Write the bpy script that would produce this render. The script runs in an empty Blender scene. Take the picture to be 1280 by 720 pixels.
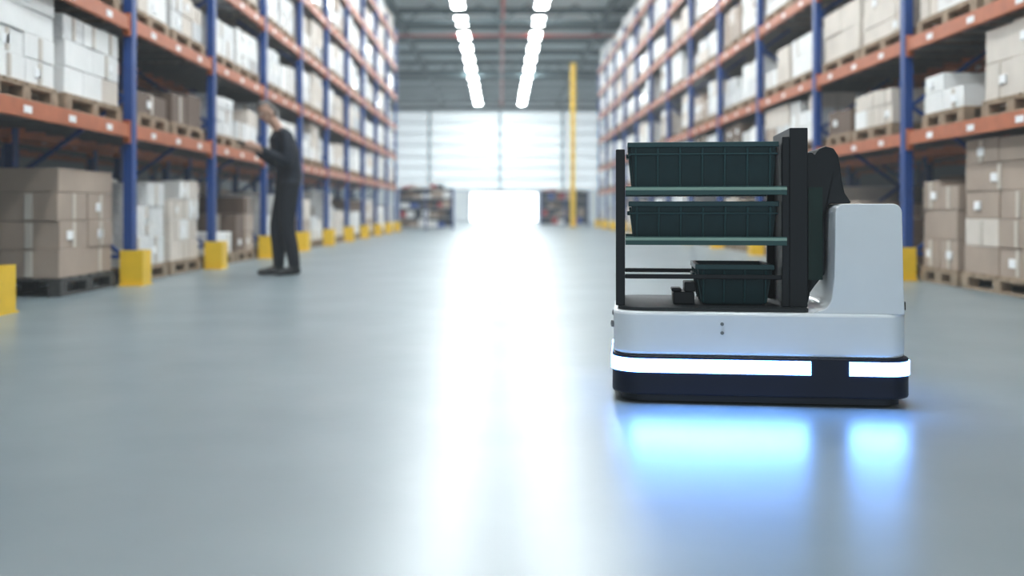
import bpy, bmesh, math, random
from mathutils import Vector, Matrix
rng = random.Random(7)
scene = bpy.context.scene
COL = scene.collection
scene.view_settings.view_transform = 'Standard'

# ------------------------------------------------------------ materials
def mat(name, col, rough=0.5, metal=0.0, noise=0.0, nscale=8.0, bump=0.0, bscale=30.0,
        emit=None, estr=0.0, coat=0.0, spec=0.5, obj_var=0.0):
    m = bpy.data.materials.new(name); m.use_nodes = True
    nt = m.node_tree; b = nt.nodes['Principled BSDF']
    b.inputs['Base Color'].default_value = (*col, 1)
    b.inputs['Roughness'].default_value = rough
    b.inputs['Metallic'].default_value = metal
    b.inputs['Coat Weight'].default_value = coat
    b.inputs['Specular IOR Level'].default_value = spec
    if emit:
        b.inputs['Emission Color'].default_value = (*emit, 1)
        b.inputs['Emission Strength'].default_value = estr
    tc = nt.nodes.new('ShaderNodeTexCoord')
    if noise > 0:
        n = nt.nodes.new('ShaderNodeTexNoise'); n.inputs['Scale'].default_value = nscale
        n.inputs['Detail'].default_value = 5
        nt.links.new(tc.outputs['Object'], n.inputs['Vector'])
        r = nt.nodes.new('ShaderNodeMapRange')
        r.inputs['From Min'].default_value = 0.3; r.inputs['From Max'].default_value = 0.7
        r.inputs['To Min'].default_value = 1 - noise; r.inputs['To Max'].default_value = 1 + noise
        nt.links.new(n.outputs['Fac'], r.inputs['Value'])
        v = nt.nodes.new('ShaderNodeVectorMath'); v.operation = 'SCALE'
        v.inputs[0].default_value = col
        nt.links.new(r.outputs['Result'], v.inputs['Scale'])
        nt.links.new(v.outputs['Vector'], b.inputs['Base Color'])
    if bump > 0:
        n2 = nt.nodes.new('ShaderNodeTexNoise'); n2.inputs['Scale'].default_value = bscale
        nt.links.new(tc.outputs['Object'], n2.inputs['Vector'])
        bp = nt.nodes.new('ShaderNodeBump'); bp.inputs['Strength'].default_value = bump
        bp.inputs['Distance'].default_value = 0.02
        nt.links.new(n2.outputs['Fac'], bp.inputs['Height'])
        nt.links.new(bp.outputs['Normal'], b.inputs['Normal'])
    return m

M = {}
M['blue'] = mat('rack_blue_paint', (0.008, 0.050, 0.22), 0.4, noise=0.1)
M['orange'] = mat('rack_orange_paint', (0.42, 0.12, 0.05), 0.45, noise=0.12)
M['steel'] = mat('galvanised_steel', (0.30, 0.31, 0.32), 0.45, 0.7, noise=0.1)
M['yellow'] = mat('guard_yellow', (0.80, 0.50, 0.015), 0.45, noise=0.06)
M['wood'] = mat('pallet_wood', (0.30, 0.22, 0.15), 0.8, noise=0.25, nscale=14)
M['darkwood'] = mat('pallet_dark', (0.05, 0.048, 0.045), 0.8, noise=0.2, nscale=14)
M['white'] = mat('carton_white', (0.80, 0.79, 0.77), 0.6, noise=0.07, nscale=3)
M['cream'] = mat('carton_cream', (0.64, 0.57, 0.50), 0.65, noise=0.08, nscale=3)
M['beige'] = mat('carton_beige', (0.38, 0.295, 0.235), 0.7, noise=0.08, nscale=3)
M['brown'] = mat('carton_brown', (0.14, 0.095, 0.07), 0.75, noise=0.1, nscale=3)
M['wrap'] = mat('stretch_wrap', (0.70, 0.70, 0.69), 0.3, noise=0.1, nscale=5, bump=0.9, bscale=14, coat=0.4)
M['tape'] = mat('packing_tape', (0.58, 0.52, 0.45), 0.35)
M['label'] = mat('paper_label', (0.85, 0.85, 0.85), 0.6)
M['dark'] = mat('dark_goods', (0.03, 0.035, 0.05), 0.6, noise=0.2)
M['red'] = mat('red_goods', (0.35, 0.03, 0.03), 0.55, noise=0.2)
M['bluegoods'] = mat('blue_goods', (0.03, 0.08, 0.30), 0.55, noise=0.2)

# ------------------------------------------------------------ mesh builder
class MB:
    def __init__(s): s.v=[]; s.f=[]; s.mi=[]; s.mats=[]
    def m(s, key):
        mt = M[key]
        if mt not in s.mats: s.mats.append(mt)
        return s.mats.index(mt)
    def box(s, x0,x1,y0,y1,z0,z1, key, rot=0.0):
        i=len(s.v); k=s.m(key)
        cs=[(x0,y0,z0),(x1,y0,z0),(x1,y1,z0),(x0,y1,z0),(x0,y0,z1),(x1,y0,z1),(x1,y1,z1),(x0,y1,z1)]
        if rot:
            cx=(x0+x1)/2; cy=(y0+y1)/2; c=math.cos(rot); sn=math.sin(rot)
            cs=[(cx+(x-cx)*c-(y-cy)*sn, cy+(x-cx)*sn+(y-cy)*c, z) for x,y,z in cs]
        s.v+=cs
        for q in ((0,3,2,1),(4,5,6,7),(0,1,5,4),(1,2,6,5),(2,3,7,6),(3,0,4,7)):
            s.f.append(tuple(i+a for a in q)); s.mi.append(k)
    def bar(s, a, b, w, key, h=None):
        a=Vector(a); b=Vector(b); d=(b-a).normalized(); h=h or w
        ref=Vector((0,0,1)) if abs(d.z)<0.95 else Vector((1,0,0))
        u=d.cross(ref).normalized()*w/2; t=d.cross(u).normalized()*h/2
        i=len(s.v); k=s.m(key)
        for p in (a,b):
            for q in (-u-t, u-t, u+t, -u+t): s.v.append(tuple(p+q))
        for q in ((0,3,2,1),(4,5,6,7),(0,1,5,4),(1,2,6,5),(2,3,7,6),(3,0,4,7)):
            s.f.append(tuple(i+a for a in q)); s.mi.append(k)
    def cyl(s, a, b, r, key, n=16, r2=None):
        a=Vector(a); b=Vector(b); d=(b-a).normalized(); r2=r if r2 is None else r2
        ref=Vector((0,0,1)) if abs(d.z)<0.95 else Vector((1,0,0))
        u=d.cross(ref).normalized(); t=d.cross(u).normalized()
        i=len(s.v); k=s.m(key)
        for p,rr in ((a,r),(b,r2)):
            for j in range(n):
                an=2*math.pi*j/n; s.v.append(tuple(p+(u*math.cos(an)+t*math.sin(an))*rr))
        for j in range(n):
            s.f.append((i+j,i+(j+1)%n,i+n+(j+1)%n,i+n+j)); s.mi.append(k)
        s.f.append(tuple(i+j for j in reversed(range(n)))); s.mi.append(k)
        s.f.append(tuple(i+n+j for j in range(n))); s.mi.append(k)
    def prism(s, pts, lo, hi, key, axis='z'):
        i=len(s.v); k=s.m(key); n=len(pts)
        for e in (lo,hi):
            for (a,b) in pts:
                s.v.append((a,b,e) if axis=='z' else (a,e,b))
        for j in range(n):
            s.f.append((i+j,i+(j+1)%n,i+n+(j+1)%n,i+n+j)); s.mi.append(k)
        s.f.append(tuple(i+j for j in reversed(range(n)))); s.mi.append(k)
        s.f.append(tuple(i+n+j for j in range(n))); s.mi.append(k)
    def obj(s, name, parent=None, bevel=0, smooth=False, loc=None, segs=2, offset=None):
        vs = s.v if offset is None else [(x-offset[0],y-offset[1],z-offset[2]) for x,y,z in s.v]
        me=bpy.data.meshes.new(name); me.from_pydata(vs,[],s.f); 
        for mt in s.mats: me.materials.append(mt)
        me.polygons.foreach_set('material_index', s.mi)
        bm=bmesh.new(); bm.from_mesh(me); bmesh.ops.recalc_face_normals(bm,faces=bm.faces); bm.to_mesh(me); bm.free()
        me.update()
        o=bpy.data.objects.new(name,me); COL.objects.link(o)
        if offset is not None: o.location=offset
        if parent: o.parent=parent
        if loc: o.location=loc
        if bevel:
            b=o.modifiers.new('bevel','BEVEL'); b.width=bevel; b.segments=segs; b.limit_method='ANGLE'; b.angle_limit=math.radians(40)
            b.harden_normals=False
        if smooth:
            for p in me.polygons: p.use_smooth=True
            me.set_sharp_from_angle(angle=math.radians(35)) if hasattr(me,'set_sharp_from_angle') else None
        return o
def empty(name, loc=(0,0,0), rot=0):
    e=bpy.data.objects.new(name,None); COL.objects.link(e); e.location=loc; e.rotation_euler=(0,0,rot); e.empty_display_size=0.2
    return e

# ------------------------------------------------------------ room
WY=65.0; CH=7.6; HX=8.0
fl=mat('polished_epoxy_floor',(0.36,0.40,0.41),0.25,coat=0.0)
nt=fl.node_tree; b=nt.nodes['Principled BSDF']; b.inputs['IOR'].default_value=1.85
tc=nt.nodes.new('ShaderNodeTexCoord')
n=nt.nodes.new('ShaderNodeTexNoise'); n.inputs['Scale'].default_value=0.7; n.inputs['Detail'].default_value=7; n.inputs['Roughness'].default_value=0.6
nt.links.new(tc.outputs['Object'],n.inputs['Vector'])
cr=nt.nodes.new('ShaderNodeValToRGB'); cr.color_ramp.elements[0].position=0.25; cr.color_ramp.elements[1].position=0.75
cr.color_ramp.elements[0].color=(0.145,0.19,0.205,1); cr.color_ramp.elements[1].color=(0.235,0.285,0.30,1)
nt.links.new(n.outputs['Fac'],cr.inputs['Fac']); nt.links.new(cr.outputs['Color'],b.inputs['Base Color'])
n2=nt.nodes.new('ShaderNodeTexNoise'); n2.inputs['Scale'].default_value=1.3; n2.inputs['Detail'].default_value=4
nt.links.new(tc.outputs['Object'],n2.inputs['Vector'])
mr=nt.nodes.new('ShaderNodeMapRange'); mr.inputs['From Min'].default_value=0.3; mr.inputs['From Max'].default_value=0.7
mr.inputs['To Min'].default_value=0.30; mr.inputs['To Max'].default_value=0.35
nt.links.new(n2.outputs['Fac'],mr.inputs['Value']); nt.links.new(mr.outputs['Result'],b.inputs['Roughness'])
M['floor']=fl
M['ceil']=mat('corrugated_ceiling',(0.55,0.60,0.60),0.7,noise=0.08,nscale=0.5)
M['truss']=mat('truss_steel',(0.08,0.12,0.13),0.5,noise=0.1)
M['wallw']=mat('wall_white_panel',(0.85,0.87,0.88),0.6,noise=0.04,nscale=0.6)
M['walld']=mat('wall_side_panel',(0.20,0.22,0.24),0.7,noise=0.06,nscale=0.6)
M['glow']=mat('translucent_daylight_panel',(0.7,0.75,0.76),0.5,emit=(0.88,0.95,1.0),estr=0.5)
M['glow2']=mat('translucent_daylight_panel_bright',(0.7,0.75,0.76),0.5,emit=(0.90,0.97,1.0),estr=0.58)
M['doorglow']=mat('daylit_roller_door',(0.85,0.88,0.9),0.5,emit=(0.92,0.98,1.0),estr=6.0)
M['mullion']=mat('mullion_grey',(0.42,0.46,0.48),0.5,noise=0.03)
M['led']=mat('led_diffuser',(0.9,0.9,0.9),0.5,emit=(0.90,0.97,1.0),estr=74)
M['fixture']=mat('lamp_housing',(0.6,0.62,0.63),0.4)
M['redpaint']=mat('red_pipe',(0.5,0.06,0.04),0.45)

f=MB(); f.box(-HX,HX,-6,WY,-0.1,0,'floor'); f.obj('floor')
c=MB(); c.box(-HX,HX,-6,WY,CH,CH+0.1,'ceil'); c.obj('ceiling')
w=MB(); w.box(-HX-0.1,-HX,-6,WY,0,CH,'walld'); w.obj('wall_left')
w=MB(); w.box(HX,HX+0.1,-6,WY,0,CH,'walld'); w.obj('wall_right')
w=MB(); w.box(-HX-0.1,HX+0.1,WY,WY+0.1,0,CH,'wallw'); w.obj('wall_back')
k=1
for (xa,xb,za,zb) in ((-7.7,-4.5,1.95,6.94),(-4.4,-0.05,1.95,6.94),(0.05,3.9,1.95,6.94),(4.0,7.7,1.95,6.94)):
    g=MB(); g.box(xa,xb,WY-0.04,WY-0.002,za,zb,'glow2' if abs(xa+xb)/2<2.5 else 'glow')
    z=za
    while z<zb+.05:
        g.box(xa,xb,WY-0.08,WY-0.04,z-0.04,z+0.04,'mullion'); z+=0.7129
    for xx in (xa,xb): g.box(xx-0.05,xx+0.05,WY-0.1,WY-0.04,za-.03,zb+.03,'mullion')
    g.obj('window_%d'%k); k+=1
g=MB(); g.box(-1.85,2.35,WY-0.06,WY-0.002,0.0,1.75,'doorglow')
for z in (0.45,0.9,1.35): g.box(-1.85,2.35,WY-0.07,WY-0.06,z-0.012,z+0.012,'mullion')
g.box(-1.97,-1.85,WY-0.1,WY-0.002,0,1.86,'mullion'); g.box(2.35,2.47,WY-0.1,WY-0.002,0,1.86,'mullion'); g.box(-1.97,2.47,WY-0.1,WY-0.002,1.75,1.86,'mullion')
g.obj('door_1')
t=MB()
for xx in (-6.7,-3.6,0.05,3.7,6.7):
    t.box(xx-0.07,xx+0.07,-5.9,WY-0.02,CH-0.28,CH-0.002,'truss')
y=1.0
while y<WY-1:
    t.box(-HX+0.02,HX-0.02,y-0.05,y+0.05,CH-0.20,CH-0.002,'truss'); y+=3.1
for y in (22.0,34.0,47.5):
    t.box(-HX+0.02,HX-0.02,y-0.07,y+0.07,CH-0.75,CH-0.62,'truss')
    xx=-HX+0.1; up=True
    while xx<HX-0.9:
        a=(xx,y,CH-0.68 if up else CH-0.1); bb=(xx+0.8,y,CH-0.1 if up else CH-0.68)
        t.bar(a,bb,0.05,'truss'); xx+=0.8; up=not up
t.obj('ceiling_truss_frame')
t=MB(); t.box(-HX+0.02,HX-0.02,WY-0.25,WY-0.11,7.0,7.2,'truss'); t.obj('trim_1')
t=MB(); t.cyl((0.1,30,CH-0.35),(0.1,WY-0.3,CH-0.35),0.05,'redpaint'); t.cyl((-6,38,CH-0.45),(6,38,CH-0.45),0.045,'redpaint')
for y in (31,36,41,46,52,58): t.box(0.08,0.12,y-.02,y+.02,CH-0.35,CH-0.001,'steel')
t.obj('sprinkler_pipe')
t=MB(); t.box(2.76,2.94,39.9,40.1,0.02,6.4,'yellow'); t.box(2.62,3.08,39.75,40.25,0,0.02,'yellow'); t.obj('yellow_column',bevel=0.01)
L=MB()
for xx in (-1.33,1.33):
    y=1.5
    while y<WY-2:
        L.box(xx-0.2,xx+0.2,y,y+1.5,CH-0.42,CH-0.34,'fixture')
        L.box(xx-0.17,xx+0.17,y+0.03,y+1.47,CH-0.435,CH-0.42,'led')
        for yy in (y+0.3,y+1.2): L.box(xx-0.01,xx+0.01,yy-0.01,yy+0.01,CH-0.34,CH-0.001,'steel')
        y+=3.0
L.obj('ceiling_strip_lights')

# ------------------------------------------------------------ goods
def pallet(mb,x0,x1,y0,y1,z,key='wood'):
    n=6
    for i in range(n):
        a=y0+(y1-y0)*i/n; mb.box(x0,x1,a+0.01,a+(y1-y0)/n-0.015,z+0.118,z+0.14,key)
    for xx in (x0,(x0+x1)/2-0.05,x1-0.1):
        mb.box(xx,xx+0.1,y0,y1,z+0.1,z+0.118,key)
        mb.box(xx,xx+0.1,y0,y1,z,z+0.02,key)
        for yy in (y0,(y0+y1)/2-0.06,y1-0.12): mb.box(xx,xx+0.1,yy,yy+0.12,z+0.02,z+0.1,key)
def load(mb,x0,x1,y0,y1,z,h,keys,r,nx=2,ny=3,ch=0.28,pal='wood',jit=0.012,detail=True,side=1):
    pallet(mb,x0,x1,y0,y1,z,pal)
    z+=0.14; nz=max(1,round((h-0.14)/ch)); hh=(h-0.14)/nz
    base=r.choice(keys)
    for kz in range(nz):
        last = kz==nz-1
        nyy = ny if kz%2==0 else max(1,ny-1+r.choice((0,1)))
        for iy in range(nyy):
            if last and nz>1 and r.random()<0.12: continue
            for ix in range(nx):
                key = base if r.random()<0.7 else r.choice(keys)
                a=x0+0.02+(x1-x0-0.04)*ix/nx; bx=x0+0.02+(x1-x0-0.04)*(ix+1)/nx
                c=y0+0.02+(y1-y0-0.04)*iy/nyy; d=y0+0.02+(y1-y0-0.04)*(iy+1)/nyy
                j=lambda: r.uniform(-jit,jit)*0.6
                jx=j(); jy=j()
                hz=hh if not last else hh*r.uniform(0.8,1)
                mb.box(a+jx+.003,bx+jx-.003,c+jy+.004,d+jy-.004,z+kz*hh+.001,z+kz*hh+hz-.003,key,rot=r.uniform(-.02,.02))
                if detail:
                    outer = (ix==0 if side>0 else ix==nx-1)
                    zc=z+kz*hh+hz/2
                    if outer:
                        xf = a+jx-0.004 if side>0 else bx+jx-0.002
                        yc=(c+d)/2
                        if r.random()<0.5: mb.box(xf-0.004,xf+0.009,yc-0.025,yc+0.025,z+kz*hh+.01,z+kz*hh+hz-.01,'tape')
                        if r.random()<0.45:
                            yl=yc+r.uniform(-.08,.08); mb.box(xf-0.008,xf+0.009,yl-0.05,yl+0.05,zc-0.04,zc+0.03,'label')
                    if iy==0 and r.random()<0.6:
                        xc=(a+bx)/2; mb.box(xc-0.03,xc+0.03,c+jy-0.006,c+jy+0.012,z+kz*hh+.01,z+kz*hh+hz-.01,'tape')
WH=['white','white','cream','wrap','wrap']; MX=['white','cream','wrap','beige','white']; BR=['brown','beige','brown']; BE=['beige','cream','white']

def build_rack(side,X0,ys,levels,name,top=6.35):
    e=empty(name,(X0,ys[0],0)); off=(X0,ys[0],0)
    D=1.05
    u=MB(); bm_=MB(); g=MB(); dk=MB()
    for y in ys:
        for xx in (X0,X0+side*D):
            u.box(xx-0.04,xx+0.04,y-0.055,y+0.055,0,top,'blue')
            u.box(xx-0.07,xx+0.07,y-0.08,y+0.08,0,0.012,'blue')
        z=0.25; fl_=True
        while z<top-0.75:
            a=(X0+side*0.04,y,z); b2=(X0+side*(D-0.04),y,z+0.7)
            if not fl_: a,b2=(a[0],y,z+0.7),(b2[0],y,z)
            u.bar(a,b2,0.035,'blue'); 
            z+=0.7; fl_=not fl_
        for z in (0.25,top-0.1): u.bar((X0,y,z),(X0+side*D,y,z),0.035,'blue')
        xi=X0+side*0.05; xo=X0-side*0.15
        xa,xb=min(xi,xo),max(xi,xo)
        g.box(min(xo,xo+side*.03),max(xo,xo+side*.03),y-0.075,y+0.075,0.012,0.31,'yellow')
        g.box(xa,xb,y-0.11,y-0.075,0.012,0.31,'yellow'); g.box(xa,xb,y+0.075,y+0.11,0.012,0.31,'yellow')
        g.box(xa,xb,y-0.15,y+0.15,0,0.012,'yellow')
    for i in range(len(ys)-1):
        y0,y1=ys[i]+0.055,ys[i+1]-0.055
        for z in levels:
            for xx in (X0,X0+side*D):
                bm_.box(xx-0.025,xx+0.025,y0,y1,z-0.12,z,'orange')
                bm_.box(xx-0.03,xx+0.03,y0,y0+0.04,z-0.17,z+0.03,'orange'); bm_.box(xx-0.03,xx+0.03,y1-0.04,y1,z-0.17,z+0.03,'orange')
            xl=X0-side*0.027
            for t_ in (0.2,0.5,0.8):
                yc=y0+(y1-y0)*t_; bm_.box(xl-0.002,xl+0.002,yc-0.06,yc+0.06,z-0.09,z-0.04,'label')
            for t_ in (0.08,0.25,0.42,0.58,0.75,0.92):
                yc=y0+(y1-y0)*t_; dk.box(min(X0,X0+side*D)+.026,max(X0,X0+side*D)-.026,yc-0.04,yc+0.04,z-0.05,z-0.002,'steel')
    for mb,nm in ((u,'uprights'),(bm_,'beams'),(g,'column_guards'),(dk,'deck_supports')):
        o=mb.obj(nm,offset=off); o.parent=e; o.location=(0,0,0)
    return e
SL,SR=2.56,2.75
yl=[6.49+SL*i for i in range(-1,12)]; yl=[y for y in yl if y<33.5]
yr=[9.72+SR*i for i in range(-2,13)]; yr=[y for y in yr if y<42.5]
LV=[1.42,2.36,3.30,4.24,5.16,6.05]; RV=[1.40,2.28,3.36,4.30,5.22,6.10]
XL,XR=-3.27,3.86
build_rack(-1,XL,yl,LV,'pallet_rack'); build_rack(1,XR,yr,RV,'pallet_rack')
build_rack(-1,XL-1.35,yl,LV,'pallet_rack'); build_rack(1,XR+1.35,yr,RV,'pallet_rack')

def place(side,X0,y0,y1,z,h,keys,top=None,parent=None,**kw):
    xa=X0+side*0.03; xb=X0+side*1.0
    mb=MB(); load(mb,min(xa,xb),max(xa,xb),y0,y1,z,h,keys,random.Random(rng.random()),side=side,**kw)
    o=mb.obj('pallet_load',offset=((xa+xb)/2,(y0+y1)/2,z),bevel=0.004 if y0<14 else 0,segs=1)
    return o
place(-1,XL-.04,7.78,8.90,0,1.02,['beige'],nx=2,ny=2,ch=0.22,pal='darkwood')
place(-1,XL-.04,9.24,10.28,0,0.98,['wrap','wrap','cream'],ny=2)
place(-1,XL-.04,10.42,11.42,0,0.99,['cream','white','wrap'],ny=3,ch=.2)
place(-1,XL-.04,11.8,12.85,0,0.42,['beige','white'],ny=3)
place(-1,XL-.04,13.0,13.95,0,0.85,BR,ny=2)
place(-1,XL,6.65,7.65,LV[0],0.84,['white'],ny=2,ch=.17)
place(-1,XL,7.78,8.95,LV[0],0.76,['white','wrap','cream'],ny=3,ch=.2)
place(-1,XL,9.3,10.2,LV[0],0.35,['brown'],ny=1)
place(-1,XL,10.35,11.4,LV[0],0.5,['brown','beige'],ny=2)
place(1,XR+.04,7.50,8.72,0,1.27,['cream','beige','white'],nx=2,ny=2,ch=0.23)
place(1,XR+.04,8.82,9.58,0,0.93,['cream','beige'],ny=2,ch=.26)
place(1,XR+.04,10.0,11.1,0,0.6,['brown'],ny=2)
place(1,XR+.04,11.2,12.3,0,0.8,['brown','beige'],ny=2)
place(1,XR,7.35,8.28,RV[0],0.72,['cream','white'],ny=2,ch=.3)
place(1,XR,8.6,9.45,RV[0],0.5,['cream','white'],ny=2,ch=.2)
place(1,XR,10.2,11.3,RV[0],0.52,['white','cream'],ny=3,ch=.2)
place(1,XR,11.4,12.2,RV[0],0.45,['brown'],ny=2)

def fill(side,X0,ys,levels,nm,start_skip,back=False):
    mb=MB(); r=random.Random(11 if side>0 else 5)
    for i in range(len(ys)-1):
        for li,z in enumerate([0]+levels):
            for sl in range(2):
                if (i,li) in start_skip: continue
                bw=(ys[i+1]-ys[i]-0.14)/2
                y0=ys[i]+0.08+sl*bw; y1=y0+bw-r.uniform(.04,.14)
                if li==0 : H=r.uniform(.55,1.12)
                else:
                    nxt=(levels+[levels[-1]+0.95])[li]
                    H=min(nxt-z-0.16, r.uniform(.55,.85))
                if r.random()<0.06: continue
                keys = (WH if r.random()<0.8 else MX) if not back else (BR+['cream'])
                if li==1 and r.random()<.3: keys=MX if r.random()<.6 else BR
                if li==0 and r.random()<.3: keys=BE
                xa=X0+side*0.03; xb=X0+side*1.0
                load(mb,min(xa,xb),max(xa,xb),y0,y1,z,H,keys,r,nx=2,ny=r.choice((2,3)),ch=r.choice((.17,.22,.3)),detail=(not back and ys[i]<20),side=side)
    off=(X0,ys[0],0)
    mb.obj(nm,offset=off)
fill(-1,XL,yl,LV,'shelved_carton_stacks',{(0,0),(1,0),(2,0),(3,0),(1,1),(2,1),(0,1)})
fill(1,XR,yr,RV,'shelved_carton_stacks',{(0,0),(1,0),(2,0),(1,1),(2,1)})
fill(-1,XL-1.35,yl,LV[:-1],'shelved_carton_stacks',{(0,0),(2,1),(3,1)},back=True)
fill(1,XR+1.35,yr,RV[:-1],'shelved_carton_stacks',{(0,0),(2,1),(3,1)},back=True)

def shelving(x0,x1,y,h,nm):
    mb=MB(); r=random.Random(int(x0*100)); D=0.6
    nb=2
    for i in range(nb+1):
        xx=x0+(x1-x0)*i/nb
        for yy in (y,y+D): mb.box(xx-.025,xx+.025,yy-.025,yy+.025,0,h,'blue')
    lv=[0.08+j*(h-0.1)/4 for j in range(5)]
    for z in lv: mb.box(x0,x1,y,y+D,z-0.03,z,'steel')
    mb.box(x0,x1,y+D-.04,y+D-.02,.1,h-.03,'dark')
    for z in lv[:-1]:
        xx=x0+.04
        while xx<x1-.3:
            wd=r.uniform(.16,.34); hh=r.uniform(.12,.32)
            mb.box(xx,xx+wd-.02,y+.03,y+D-.05,z,z+hh,r.choice(['red','dark','white','bluegoods','dark','beige','brown','red','dark']))
            xx+=wd
    xx=x0+.1
    while xx<x1-.4:
        wd=r.uniform(.2,.4); mb.box(xx,xx+wd-.03,y+.05,y+D-.06,lv[-1],lv[-1]+r.uniform(.08,.2),r.choice(['red','white','dark','cream'])); xx+=wd
    mb.obj(nm,offset=((x0+x1)/2,y,0))
shelving(-3.5,-1.65,35.5,1.45,'storage_shelving')
shelving(1.75,3.75,43.5,1.5,'storage_shelving')
shelving(-3.6,-2.2,39.0,1.5,'storage_shelving')

# ------------------------------------------------------------ robot
M['rwhite']=mat('robot_white_shell',(0.87,0.89,0.91),0.28,noise=0.015,coat=0.4)
M['rblack']=mat('robot_black_metal',(0.004,0.006,0.009),0.45,spec=.35)
M['rnavy']=mat('robot_skirt_navy',(0.003,0.006,0.018),0.4,spec=.3)
M['rdeck']=mat('robot_deck_rubber',(0.010,0.014,0.016),0.6,bump=.2,bscale=200)
M['strip']=mat('robot_light_strip',(0.8,0.9,1),0.4,emit=(0.13,0.38,1.0),estr=15)
M['bin']=mat('bin_teal_plastic',(0.005,0.032,0.038),0.45,noise=0.08,nscale=20,spec=.35)
M['binrim']=mat('bin_rim_plastic',(0.012,0.056,0.062),0.38,spec=.4)
M['shelf']=mat('shelf_green_metal',(0.03,0.09,0.085),0.4,0.2)
M['shelfedge']=mat('shelf_edge_trim',(0.28,0.42,0.34),0.4)
M['dglass']=mat('robot_smoked_panel',(0.003,0.022,0.017),0.35,spec=.3)
M['screw']=mat('sensor_grey',(0.2,0.21,0.22),0.3,0.5)
R=empty('mobile_warehouse_robot',(0.384,3.51,0),math.radians(-7))
R.scale=(0.996,1,1)
def rrect(x0,x1,y0,y1,rl,rr,n=12):
    pts=[]
    for cx,cy,r,a0 in ((x0+rl,y0+rl,rl,180),(x1-rr,y0+rr,rr,270),(x1-rr,y1-rr,rr,0),(x0+rl,y1-rl,rl,90)):
        for j in range(n+1):
            a=math.radians(a0+90*j/n); pts.append((cx+r*math.cos(a),cy+r*math.sin(a)))
    return pts
RL,RD=1.0,0.60
mb=MB(); mb.prism(rrect(0.004,RL-.014,0.004,RD-.004,.10,.08),0.166,0.314,'rwhite'); mb.obj('base_shell',R,bevel=.012,smooth=True,segs=3)
mb=MB(); mb.prism(rrect(0.0,RL,0,RD,.105,.085),0.03,0.166,'rnavy'); mb.obj('lower_skirt',R,bevel=.008,smooth=True)
mb=MB(); mb.prism(rrect(0.03,RL-.03,0.02,RD-.02,.09,.07),0.008,0.031,'rblack')
for wx in (.2,.8):
    for wy in (.1,.5): mb.cyl((wx,wy-.03,.035),(wx,wy+.03,.035),.035,'rblack',20)
mb.obj('undercarriage',R)
def band(pts,z0,z1,off,key,name):
    mb=MB(); k=mb.m(key); n=len(pts)
    nrm=[]
    for i in range(n):
        a=Vector(pts[max(0,i-1)]); b_=Vector(pts[min(n-1,i+1)]); d=(b_-a).normalized(); nrm.append(Vector((d.y,-d.x)))
    for i in range(n):
        p=Vector(pts[i]); q=p+nrm[i]*off; p2=p-nrm[i]*0.004
        mb.v+=[(p2.x,p2.y,z0),(q.x,q.y,z0),(q.x,q.y,z1),(p2.x,p2.y,z1)]
    for i in range(n-1):
        for e in range(4):
            mb.f.append((i*4+e,(i+1)*4+e,(i+1)*4+(e+1)%4,i*4+(e+1)%4)); mb.mi.append(k)
    mb.f.append((0,1,2,3)); mb.mi.append(k); mb.f.append(tuple((n-1)*4+e for e in (3,2,1,0))); mb.mi.append(k)
    return mb.obj(name,R)
full=rrect(0,RL,0,RD,.105,.085,12)
fl_c=full[0:13]; fr_c=full[13:26]; br_c=full[26:39]; bl_c=full[39:52]
lp=[(0.665,RD)]+bl_c+fl_c+[(0.665,0)]
rp=[(0.79,0)]+fr_c+br_c+[(0.79,RD)]
band(lp,0.108,0.154,0.004,'strip','light_strip_front'); band(rp,0.108,0.154,0.004,'strip','light_strip_rear')
def arc(cx,cz,r,a0,a1,n=8): return [(cx+r*math.cos(math.radians(a0+(a1-a0)*j/n)),cz+r*math.sin(math.radians(a0+(a1-a0)*j/n))) for j in range(n+1)]
prof=[(.672,.3125)]+arc(.679,.376,.058,-80,-6,6)+[(.744,.44)]+arc(.778,.652,.03,178,90,6)+arc(.933,.652,.03,90,0,6)+[(.968,.40),(.972,.3125)]
mb=MB(); mb.prism(prof,0.012,RD-.012,'rwhite','y'); mb.obj('drive_tower',R,bevel=.010,smooth=True,segs=3)
mb=MB(); mb.box(.965,.992,.08,.2,.322,.35,'rblack'); mb.box(.965,.992,.4,.52,.322,.35,'rblack')
for z in (.245,.275): mb.cyl((.372,0.006,z),(.372,-.001,z),.006,'screw')
mb.cyl((.012,.10,.262),(-.002,.095,.262),.012,'screw'); mb.cyl((.012,.5,.262),(-.002,.505,.262),.012,'screw')
mb.obj('sensors_and_bumpers',R)
mb=MB(); mb.prism(rrect(.02,.665,.03,RD-.03,.09,.02),.3145,.326,'rdeck'); mb.obj('load_deck',R)
mb=MB()
ya,yb=.11,.49
for yy in (ya,yb):
    mb.box(.012,.044,yy-.014,yy+.014,.326,.875,'rblack')
    mb.box(.585,.610,yy-.014,yy+.014,.326,.915,'rblack')
    mb.box(.044,.585,yy-.006,yy+.006,.42,.436,'rblack')
mb.box(.018,.042,ya,yb,.85,.872,'rblack'); mb.box(.018,.042,ya,yb,.42,.44,'rblack')
mb.box(.018,.042,ya,yb,.56,.575,'rblack'); mb.box(.018,.042,ya,yb,.735,.75,'rblack')
mb.box(.61,.672,.10,.50,.326,.945,'rblack')
mb.obj('rack_frame',R,bevel=.003)
mb=MB()
for z in (.720,.545):
    mb.box(.046,.585,.10,.50,z,z+.014,'shelf'); mb.box(.046,.60,.088,.10,z-.006,z+.024,'shelf'); mb.box(.046,.585,.50,.512,z-.006,z+.024,'shelf')
    mb.box(.046,.60,.0855,.088,z+.010,z+.020,'shelfedge')
mb.obj('shelf_trays',R,bevel=.001)
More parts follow.
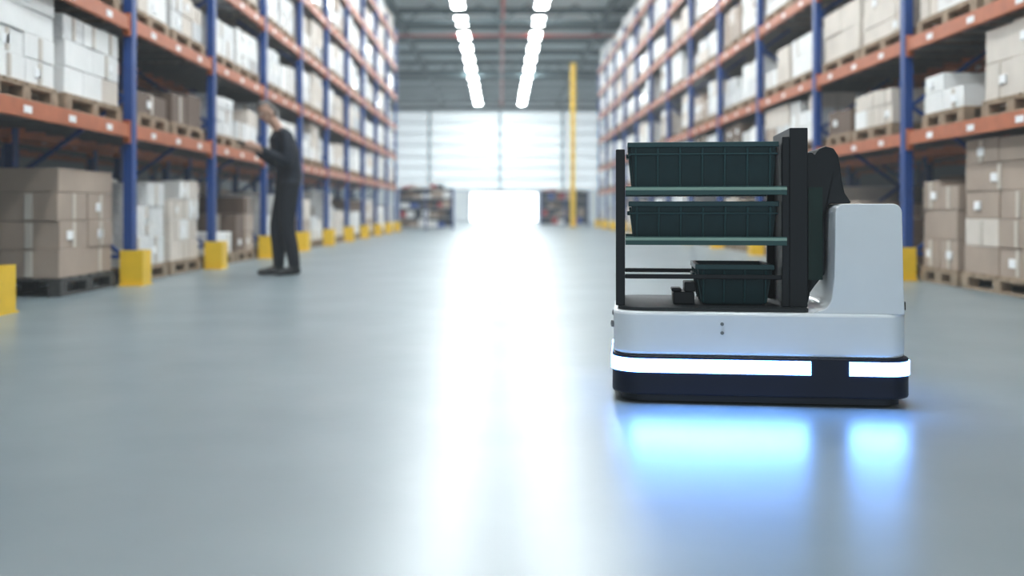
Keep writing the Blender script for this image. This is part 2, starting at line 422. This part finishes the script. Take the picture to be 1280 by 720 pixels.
cons=[(.668,.326),(.668,.86),(.69,.862),(.70,.852),(.715,.874),(.735,.882),(.762,.875),(.778,.85),(.785,.81),(.79,.765),(.80,.72),(.82,.69),(.82,.684),(.748,.684),(.735,.66),(.732,.44),(.70,.40),(.68,.37),(.66,.36),(.66,.326)]
mb=MB(); mb.prism(cons[:],0.12,0.46,'rblack','y'); mb.obj('control_console',R,bevel=.006)
mb=MB(); mb.box(.676,.724,.112,.119,.42,.74,'dglass'); mb.obj('smoked_panel',R)
def make_bin(name,x0,x1,y0,y1,z0,z1,tp=.012,ribs=7):
    mb=MB(); k=mb.m('bin'); t=.006; ri=.0
    def ring(o,z,ins): return [(x0+ins,y0+ins,z),(x1-ins,y0+ins,z),(x1-ins,y1-ins,z),(x0+ins,y1-ins,z)]
    rings=[ring(0,z0,tp),ring(0,z1,ri),ring(0,z1,t+.002),ring(0,z0+t,tp+t)]
    i=len(mb.v)
    for r_ in rings: mb.v+=r_
    for a in range(3):
        for e in range(4):
            mb.f.append((i+a*4+e,i+a*4+(e+1)%4,i+(a+1)*4+(e+1)%4,i+(a+1)*4+e)); mb.mi.append(k)
    mb.f.append((i,i+3,i+2,i+1)); mb.mi.append(k); mb.f.append((i+12,i+13,i+14,i+15)); mb.mi.append(k)
    for (zz,hh,o) in ((z1-.018,.018,.009),(z1-.045,.006,.006)):
        mb.box(x0-o,x1+o,y0-o,y0+.004,zz,zz+hh,'binrim'); mb.box(x0-o,x1+o,y1-.004,y1+o,zz,zz+hh,'binrim')
        mb.box(x0-o,x0+.004,y0,y1,zz,zz+hh,'binrim'); mb.box(x1-.004,x1+o,y0,y1,zz,zz+hh,'binrim')
    for j in range(ribs):
        xx=x0+.02+(x1-x0-.04)*j/(ribs-1)
        mb.bar((xx,y0+tp-.002,z0+.004),(xx,y0-.003,z1-.02),.008,'binrim'); mb.bar((xx,y1-tp+.002,z0+.004),(xx,y1+.003,z1-.02),.008,'binrim')
    for j in range(3):
        yy=y0+.03+(y1-y0-.06)*j/2
        mb.bar((x0+tp-.002,yy,z0+.004),(x0-.003,yy,z1-.02),.008,'binrim'); mb.bar((x1-tp+.002,yy,z0+.004),(x1+.003,yy,z1-.02),.008,'binrim')
    mb.box(x0+tp+.01,x1-tp-.01,y0+tp+.01,y1-tp-.01,z0-.004,z0+.002,'bin')
    ym=(y0+y1)/2
    for xx,s_ in ((x0,-1),(x1,1)):
        mb.box(min(xx,xx+s_*.014),max(xx,xx+s_*.014),ym-.06,ym+.06,z1-.05,z1-.035,'binrim')
    mb.obj(name,R,bevel=.002)
make_bin('upper_bin',.062,.568,.125,.475,.739,.900)
make_bin('middle_bin',.066,.568,.125,.475,.564,.692)
make_bin('small_bin',.300,.555,.14,.42,.331,.470,tp=.018,ribs=4)
mb=MB(); mb.box(.215,.29,.16,.30,.3265,.37,'rblack'); mb.box(.255,.295,.17,.28,.37,.405,'rblack'); mb.box(.21,.245,.18,.26,.37,.382,'rblack'); mb.obj('scanner_unit',R,bevel=.004)
for nm,x,sx in (('strip_lamp_front',.36,.58),('strip_lamp_rear',.88,.17)):
    ld=bpy.data.lights.new(nm,'AREA'); ld.shape='RECTANGLE'; ld.size=sx; ld.size_y=.040; ld.energy=6*sx; ld.color=(.14,.36,1)
    lo=bpy.data.objects.new(nm,ld); COL.objects.link(lo); lo.parent=R; lo.location=(x,-.012,.131); lo.rotation_euler=(math.radians(-78),0,0)

# ------------------------------------------------------------ person
M['skin']=mat('skin',(0.48,0.29,0.21),0.5,noise=.04)
M['hair']=mat('grey_hair',(0.10,0.088,0.08),0.7,noise=.2,nscale=60,bump=.5,bscale=150)
M['shirt']=mat('dark_work_jacket',(0.006,0.010,0.020),0.75,noise=.15,nscale=12,bump=.5,bscale=12)
M['trous']=mat('dark_trousers',(0.006,0.008,0.014),0.8,noise=.15,nscale=12,bump=.5,bscale=10)
M['shoe']=mat('black_shoe',(0.008,0.008,0.009),0.4)
M['lip']=mat('lips',(0.35,0.14,0.12),0.5); M['eye']=mat('eye_white',(.7,.7,.68),.3); M['iris']=mat('iris_dark',(.03,.02,.015),.2)
def tube(mb,pts,rad,key='skin',ref=(0,1,0),n=16,sub=4):
    P=[Vector(p) for p in pts]; Rr=[(r,r) if not isinstance(r,tuple) else r for r in rad]
    Q=[];S=[]
    m=len(P)
    for i in range(m-1):
        p0=P[max(0,i-1)];p1=P[i];p2=P[i+1];p3=P[min(m-1,i+2)]
        for j in range(sub):
            t=j/sub; t2=t*t;t3=t2*t
            Q.append(0.5*((2*p1)+(p2-p0)*t+(2*p0-5*p1+4*p2-p3)*t2+(3*p1-p0-3*p2+p3)*t3))
            s=t*t*(3-2*t); S.append((Rr[i][0]*(1-s)+Rr[i+1][0]*s,Rr[i][1]*(1-s)+Rr[i+1][1]*s))
    Q.append(P[-1]);S.append(Rr[-1])
    d0=(Q[1]-Q[0]).normalized(); d1=(Q[-1]-Q[-2]).normalized()
    e0=min(S[0]);e1=min(S[-1])
    pre=[(Q[0]-d0*e0*math.sin(a),(S[0][0]*math.cos(a),S[0][1]*math.cos(a))) for a in (1.45,1.05,.6)]
    post=[(Q[-1]+d1*e1*math.sin(a),(S[-1][0]*math.cos(a),S[-1][1]*math.cos(a))) for a in (.6,1.05,1.45)]
    Q=[p for p,_ in pre]+Q+[p for p,_ in post]; S=[s for _,s in pre]+S+[s for _,s in post]
    k=mb.m(key); i0=len(mb.v); N=len(Q)
    for i in range(N):
        d=(Q[min(N-1,i+1)]-Q[max(0,i-1)]).normalized()
        rf=Vector(ref); a=(rf-d*rf.dot(d))
        if a.length<.1: rf=Vector((1,0,0)); a=(rf-d*rf.dot(d))
        a.normalize(); b_=d.cross(a)
        for j in range(n):
            an=2*math.pi*j/n; mb.v.append(tuple(Q[i]+a*math.cos(an)*S[i][0]+b_*math.sin(an)*S[i][1]))
    for i in range(N-1):
        for j in range(n):
            mb.f.append((i0+i*n+j,i0+i*n+(j+1)%n,i0+(i+1)*n+(j+1)%n,i0+(i+1)*n+j)); mb.mi.append(k)
    mb.f.append(tuple(i0+j for j in reversed(range(n)))); mb.mi.append(k)
    mb.f.append(tuple(i0+(N-1)*n+j for j in range(n))); mb.mi.append(k)
def ell(mb,c,r,key='skin',rotY=0,n=20):
    k=mb.m(key); i0=len(mb.v); rows=12; cR=Matrix.Rotation(rotY,3,'Y')
    for i in range(rows+1):
        ph=math.pi*(0.02+0.96*i/rows)
        for j in range(n):
            th=2*math.pi*j/n
            v=cR@Vector((r[0]*math.sin(ph)*math.cos(th),r[1]*math.sin(ph)*math.sin(th),r[2]*math.cos(ph)))
            mb.v.append(tuple(Vector(c)+v))
    for i in range(rows):
        for j in range(n):
            mb.f.append((i0+i*n+j,i0+i*n+(j+1)%n,i0+(i+1)*n+(j+1)%n,i0+(i+1)*n+j)); mb.mi.append(k)
    mb.f.append(tuple(i0+j for j in range(n))); mb.mi.append(k)
    mb.f.append(tuple(i0+rows*n+j for j in reversed(range(n)))); mb.mi.append(k)
def lean(z): return .26*max(0.0,z-1.0)**1.5-.03*max(0,min(1,(z-.5)/.5))
def bend(mb): mb.v=[(x+lean(z),y,z) for x,y,z in mb.v]
person=empty('warehouse_worker',(-2.20,10.5,0),math.radians(180+26))
b_=MB()
tube(b_,[(0,0,.90),(-.005,0,1.0),(-.01,0,1.12),(.0,0,1.27),(.0,0,1.38),(-.005,0,1.445)],[(.160,.122),(.173,.13),(.168,.124),(.198,.145),(.195,.132),(.10,.08)])
tube(b_,[(-.005,-.18,1.415),(-.01,0,1.44),(-.005,.18,1.415)],[.070,.080,.070],ref=(1,0,0))
tube(b_,[(-.01,0,1.42),(.015,0,1.50),(.045,0,1.575)],[.064,.058,.056])
for s,fx,hx in ((1,-.05,.01),(-1,.07,.02)):
    tube(b_,[(hx*.3,s*.085,.93),(hx,s*.09,.75),(fx*.5+.03,s*.09,.50),(fx*.75,s*.085,.30),(fx-.02,s*.08,.10)],[.106,.096,.076,.070,.060])
    tube(b_,[(fx-.05,s*.08,.048),(fx+.03,s*.085,.045),(fx+.12,s*.095,.032),(fx+.17,s*.10,.028)],[(.040,.044),(.042,.044),(.046,.032),(.036,.026)])
    tube(b_,[(-.005,s*.19,1.41),(.02,s*.235,1.30),(.05,s*.255,1.15)],[.070,.063,.058])
    tube(b_,[(.05,s*.255,1.15),(.17,s*.19,1.21),(.285,s*.115,1.285)],[.058,.050,.038])
    W=Vector((.285,s*.115,1.285)); Pm=Vector((.35,s*.088,1.31))
    tube(b_,[W,W.lerp(Pm,.5),Pm],[(.026,.024),(.020,.036),(.020,.038)],ref=(0,1,0))
    for q,(dz,ln) in enumerate(((.028,.9),(.010,1.0),(-.010,.93),(-.028,.75))):
        base=Pm+Vector((.004,0,dz))
        tube(b_,[base,base+Vector((.034*ln,-s*.002,.003)),base+Vector((.056*ln,-s*.018,.0)),base+Vector((.058*ln,-s*.036,-.002))],[.0105,.0095,.009,.008],n=10,sub=3)
    tb=Pm+Vector((-.03,-s*.012,.034))
    tube(b_,[tb,tb+Vector((.022,-s*.018,.012)),tb+Vector((.045,-s*.030,.010))],[.012,.0105,.009],n=10,sub=3)
HC=Vector((.075,0,1.655)); th=.38
H=Matrix.Translation(HC)@Matrix.Rotation(th,4,'Y')
def hl(p): return tuple(H@Vector(p))
ell(b_,hl((-.012,0,.022)),(.101,.079,.100),rotY=th)
ell(b_,hl((.018,0,-.045)),(.074,.060,.072),rotY=th)
ell(b_,hl((.055,0,-.088)),(.026,.028,.022),rotY=th)
tube(b_,[hl((.085,0,.015)),hl((.102,0,-.015)),hl((.108,0,-.026))],[(.009,.009),(.012,.012),(.015,.010)],n=10,sub=3)
for s in (1,-1):
    ell(b_,hl((-.01,s*.080,-.012)),(.018,.010,.032),rotY=th-.2,n=12)
    ell(b_,hl((.068,s*.030,.032)),(.018,.026,.009),rotY=th,n=12)
bend(b_)
o=b_.obj('body_raw')
rm=o.modifiers.new('r','REMESH'); rm.mode='VOXEL'; rm.voxel_size=.0075; rm.use_smooth_shade=True
sm=o.modifiers.new('s','SMOOTH'); sm.factor=.5; sm.iterations=3
dg=bpy.context.evaluated_depsgraph_get(); me=bpy.data.meshes.new_from_object(o.evaluated_get(dg)); bpy.data.objects.remove(o)
me.materials.clear()
for kx in ('skin','hair','shirt','trous','shoe'): me.materials.append(M[kx])
Hi=H.inverted()
for p in me.polygons:
    c=p.center.copy(); c.x-=lean(c.z); q=Hi@c; k=2
    if c.z<.095: k=4
    elif c.z<.94: k=3
    elif c.x>.275 and c.z<1.4: k=0
    elif c.z>1.50 or (c.z>1.47 and c.x>.04):
        k=0
        if q.z>-.06 and (q.x<-.03 or q.z>.075) and not (abs(q.y)>.074 and q.z<.02 and q.x>-.035): k=1
        if q.x<-.045 and q.z>-.09: k=1
    p.material_index=k; p.use_smooth=True
bo=bpy.data.objects.new('body',me); COL.objects.link(bo); bo.parent=person
fm=MB()
for s in (1,-1):
    ell(fm,hl((.076,s*.030,.010)),(.012,.013,.010),'eye',n=12); ell(fm,hl((.085,s*.031,.008)),(.005,.006,.006),'iris',n=10)
    tube(fm,[hl((.086,s*.014,.036)),hl((.088,s*.032,.041)),hl((.078,s*.048,.034))],[.004,.005,.003],'hair',n=8,sub=2)
tube(fm,[hl((.078,-.024,-.058)),hl((.090,0,-.056)),hl((.078,.024,-.058))],[.005,.008,.005],'lip',ref=(0,0,1),n=8,sub=3)
bend(fm)
fm.obj('face_features',person,smooth=True)
M['tab']=mat('tablet_case',(.02,.02,.022),.4); M['screen']=mat('tablet_screen',(.3,.35,.4),.15,emit=(.6,.75,.9),estr=.4)
fm=MB(); fm.box(-.085,.085,-.072,.072,-.005,.005,'tab'); fm.box(-.075,.075,-.062,.062,.005,.0065,'screen')
to=fm.obj('handheld_tablet',person,bevel=.003); to.location=(.395+lean(1.31),0,1.32); to.rotation_euler=(0,math.radians(-25),0)

# ------------------------------------------------------------ world & camera
wd=bpy.data.worlds.new('World'); scene.world=wd; wd.use_nodes=True
bg=wd.node_tree.nodes['Background']; bg.inputs['Color'].default_value=(0.76,0.91,1.0,1); bg.inputs['Strength'].default_value=0.66
wn=wd.node_tree
va=wn.nodes.new('ShaderNodeVolumeAbsorption'); va.inputs['Color'].default_value=(0,0,0,1); va.inputs['Density'].default_value=0.0022
em=wn.nodes.new('ShaderNodeEmission'); em.inputs['Color'].default_value=(0.82,0.94,1,1); em.inputs['Strength'].default_value=0.0021  # air given a faint glow of its own, imitating light scattered by haze
ad=wn.nodes.new('ShaderNodeAddShader'); wn.links.new(va.outputs[0],ad.inputs[0]); wn.links.new(em.outputs[0],ad.inputs[1])
wn.links.new(ad.outputs[0],wn.nodes['World Output'].inputs['Volume'])
cam=bpy.data.cameras.new('camera'); co=bpy.data.objects.new('camera',cam); COL.objects.link(co)
co.location=(0,0,.66); co.rotation_euler=(math.radians(90),0,0)
cam.sensor_width=36; cam.lens=36; cam.shift_x=15/1280; cam.shift_y=-97/1280
cam.dof.use_dof=True; cam.dof.focus_distance=3.6; cam.dof.aperture_fstop=1.3
cam.clip_end=200
scene.camera=co
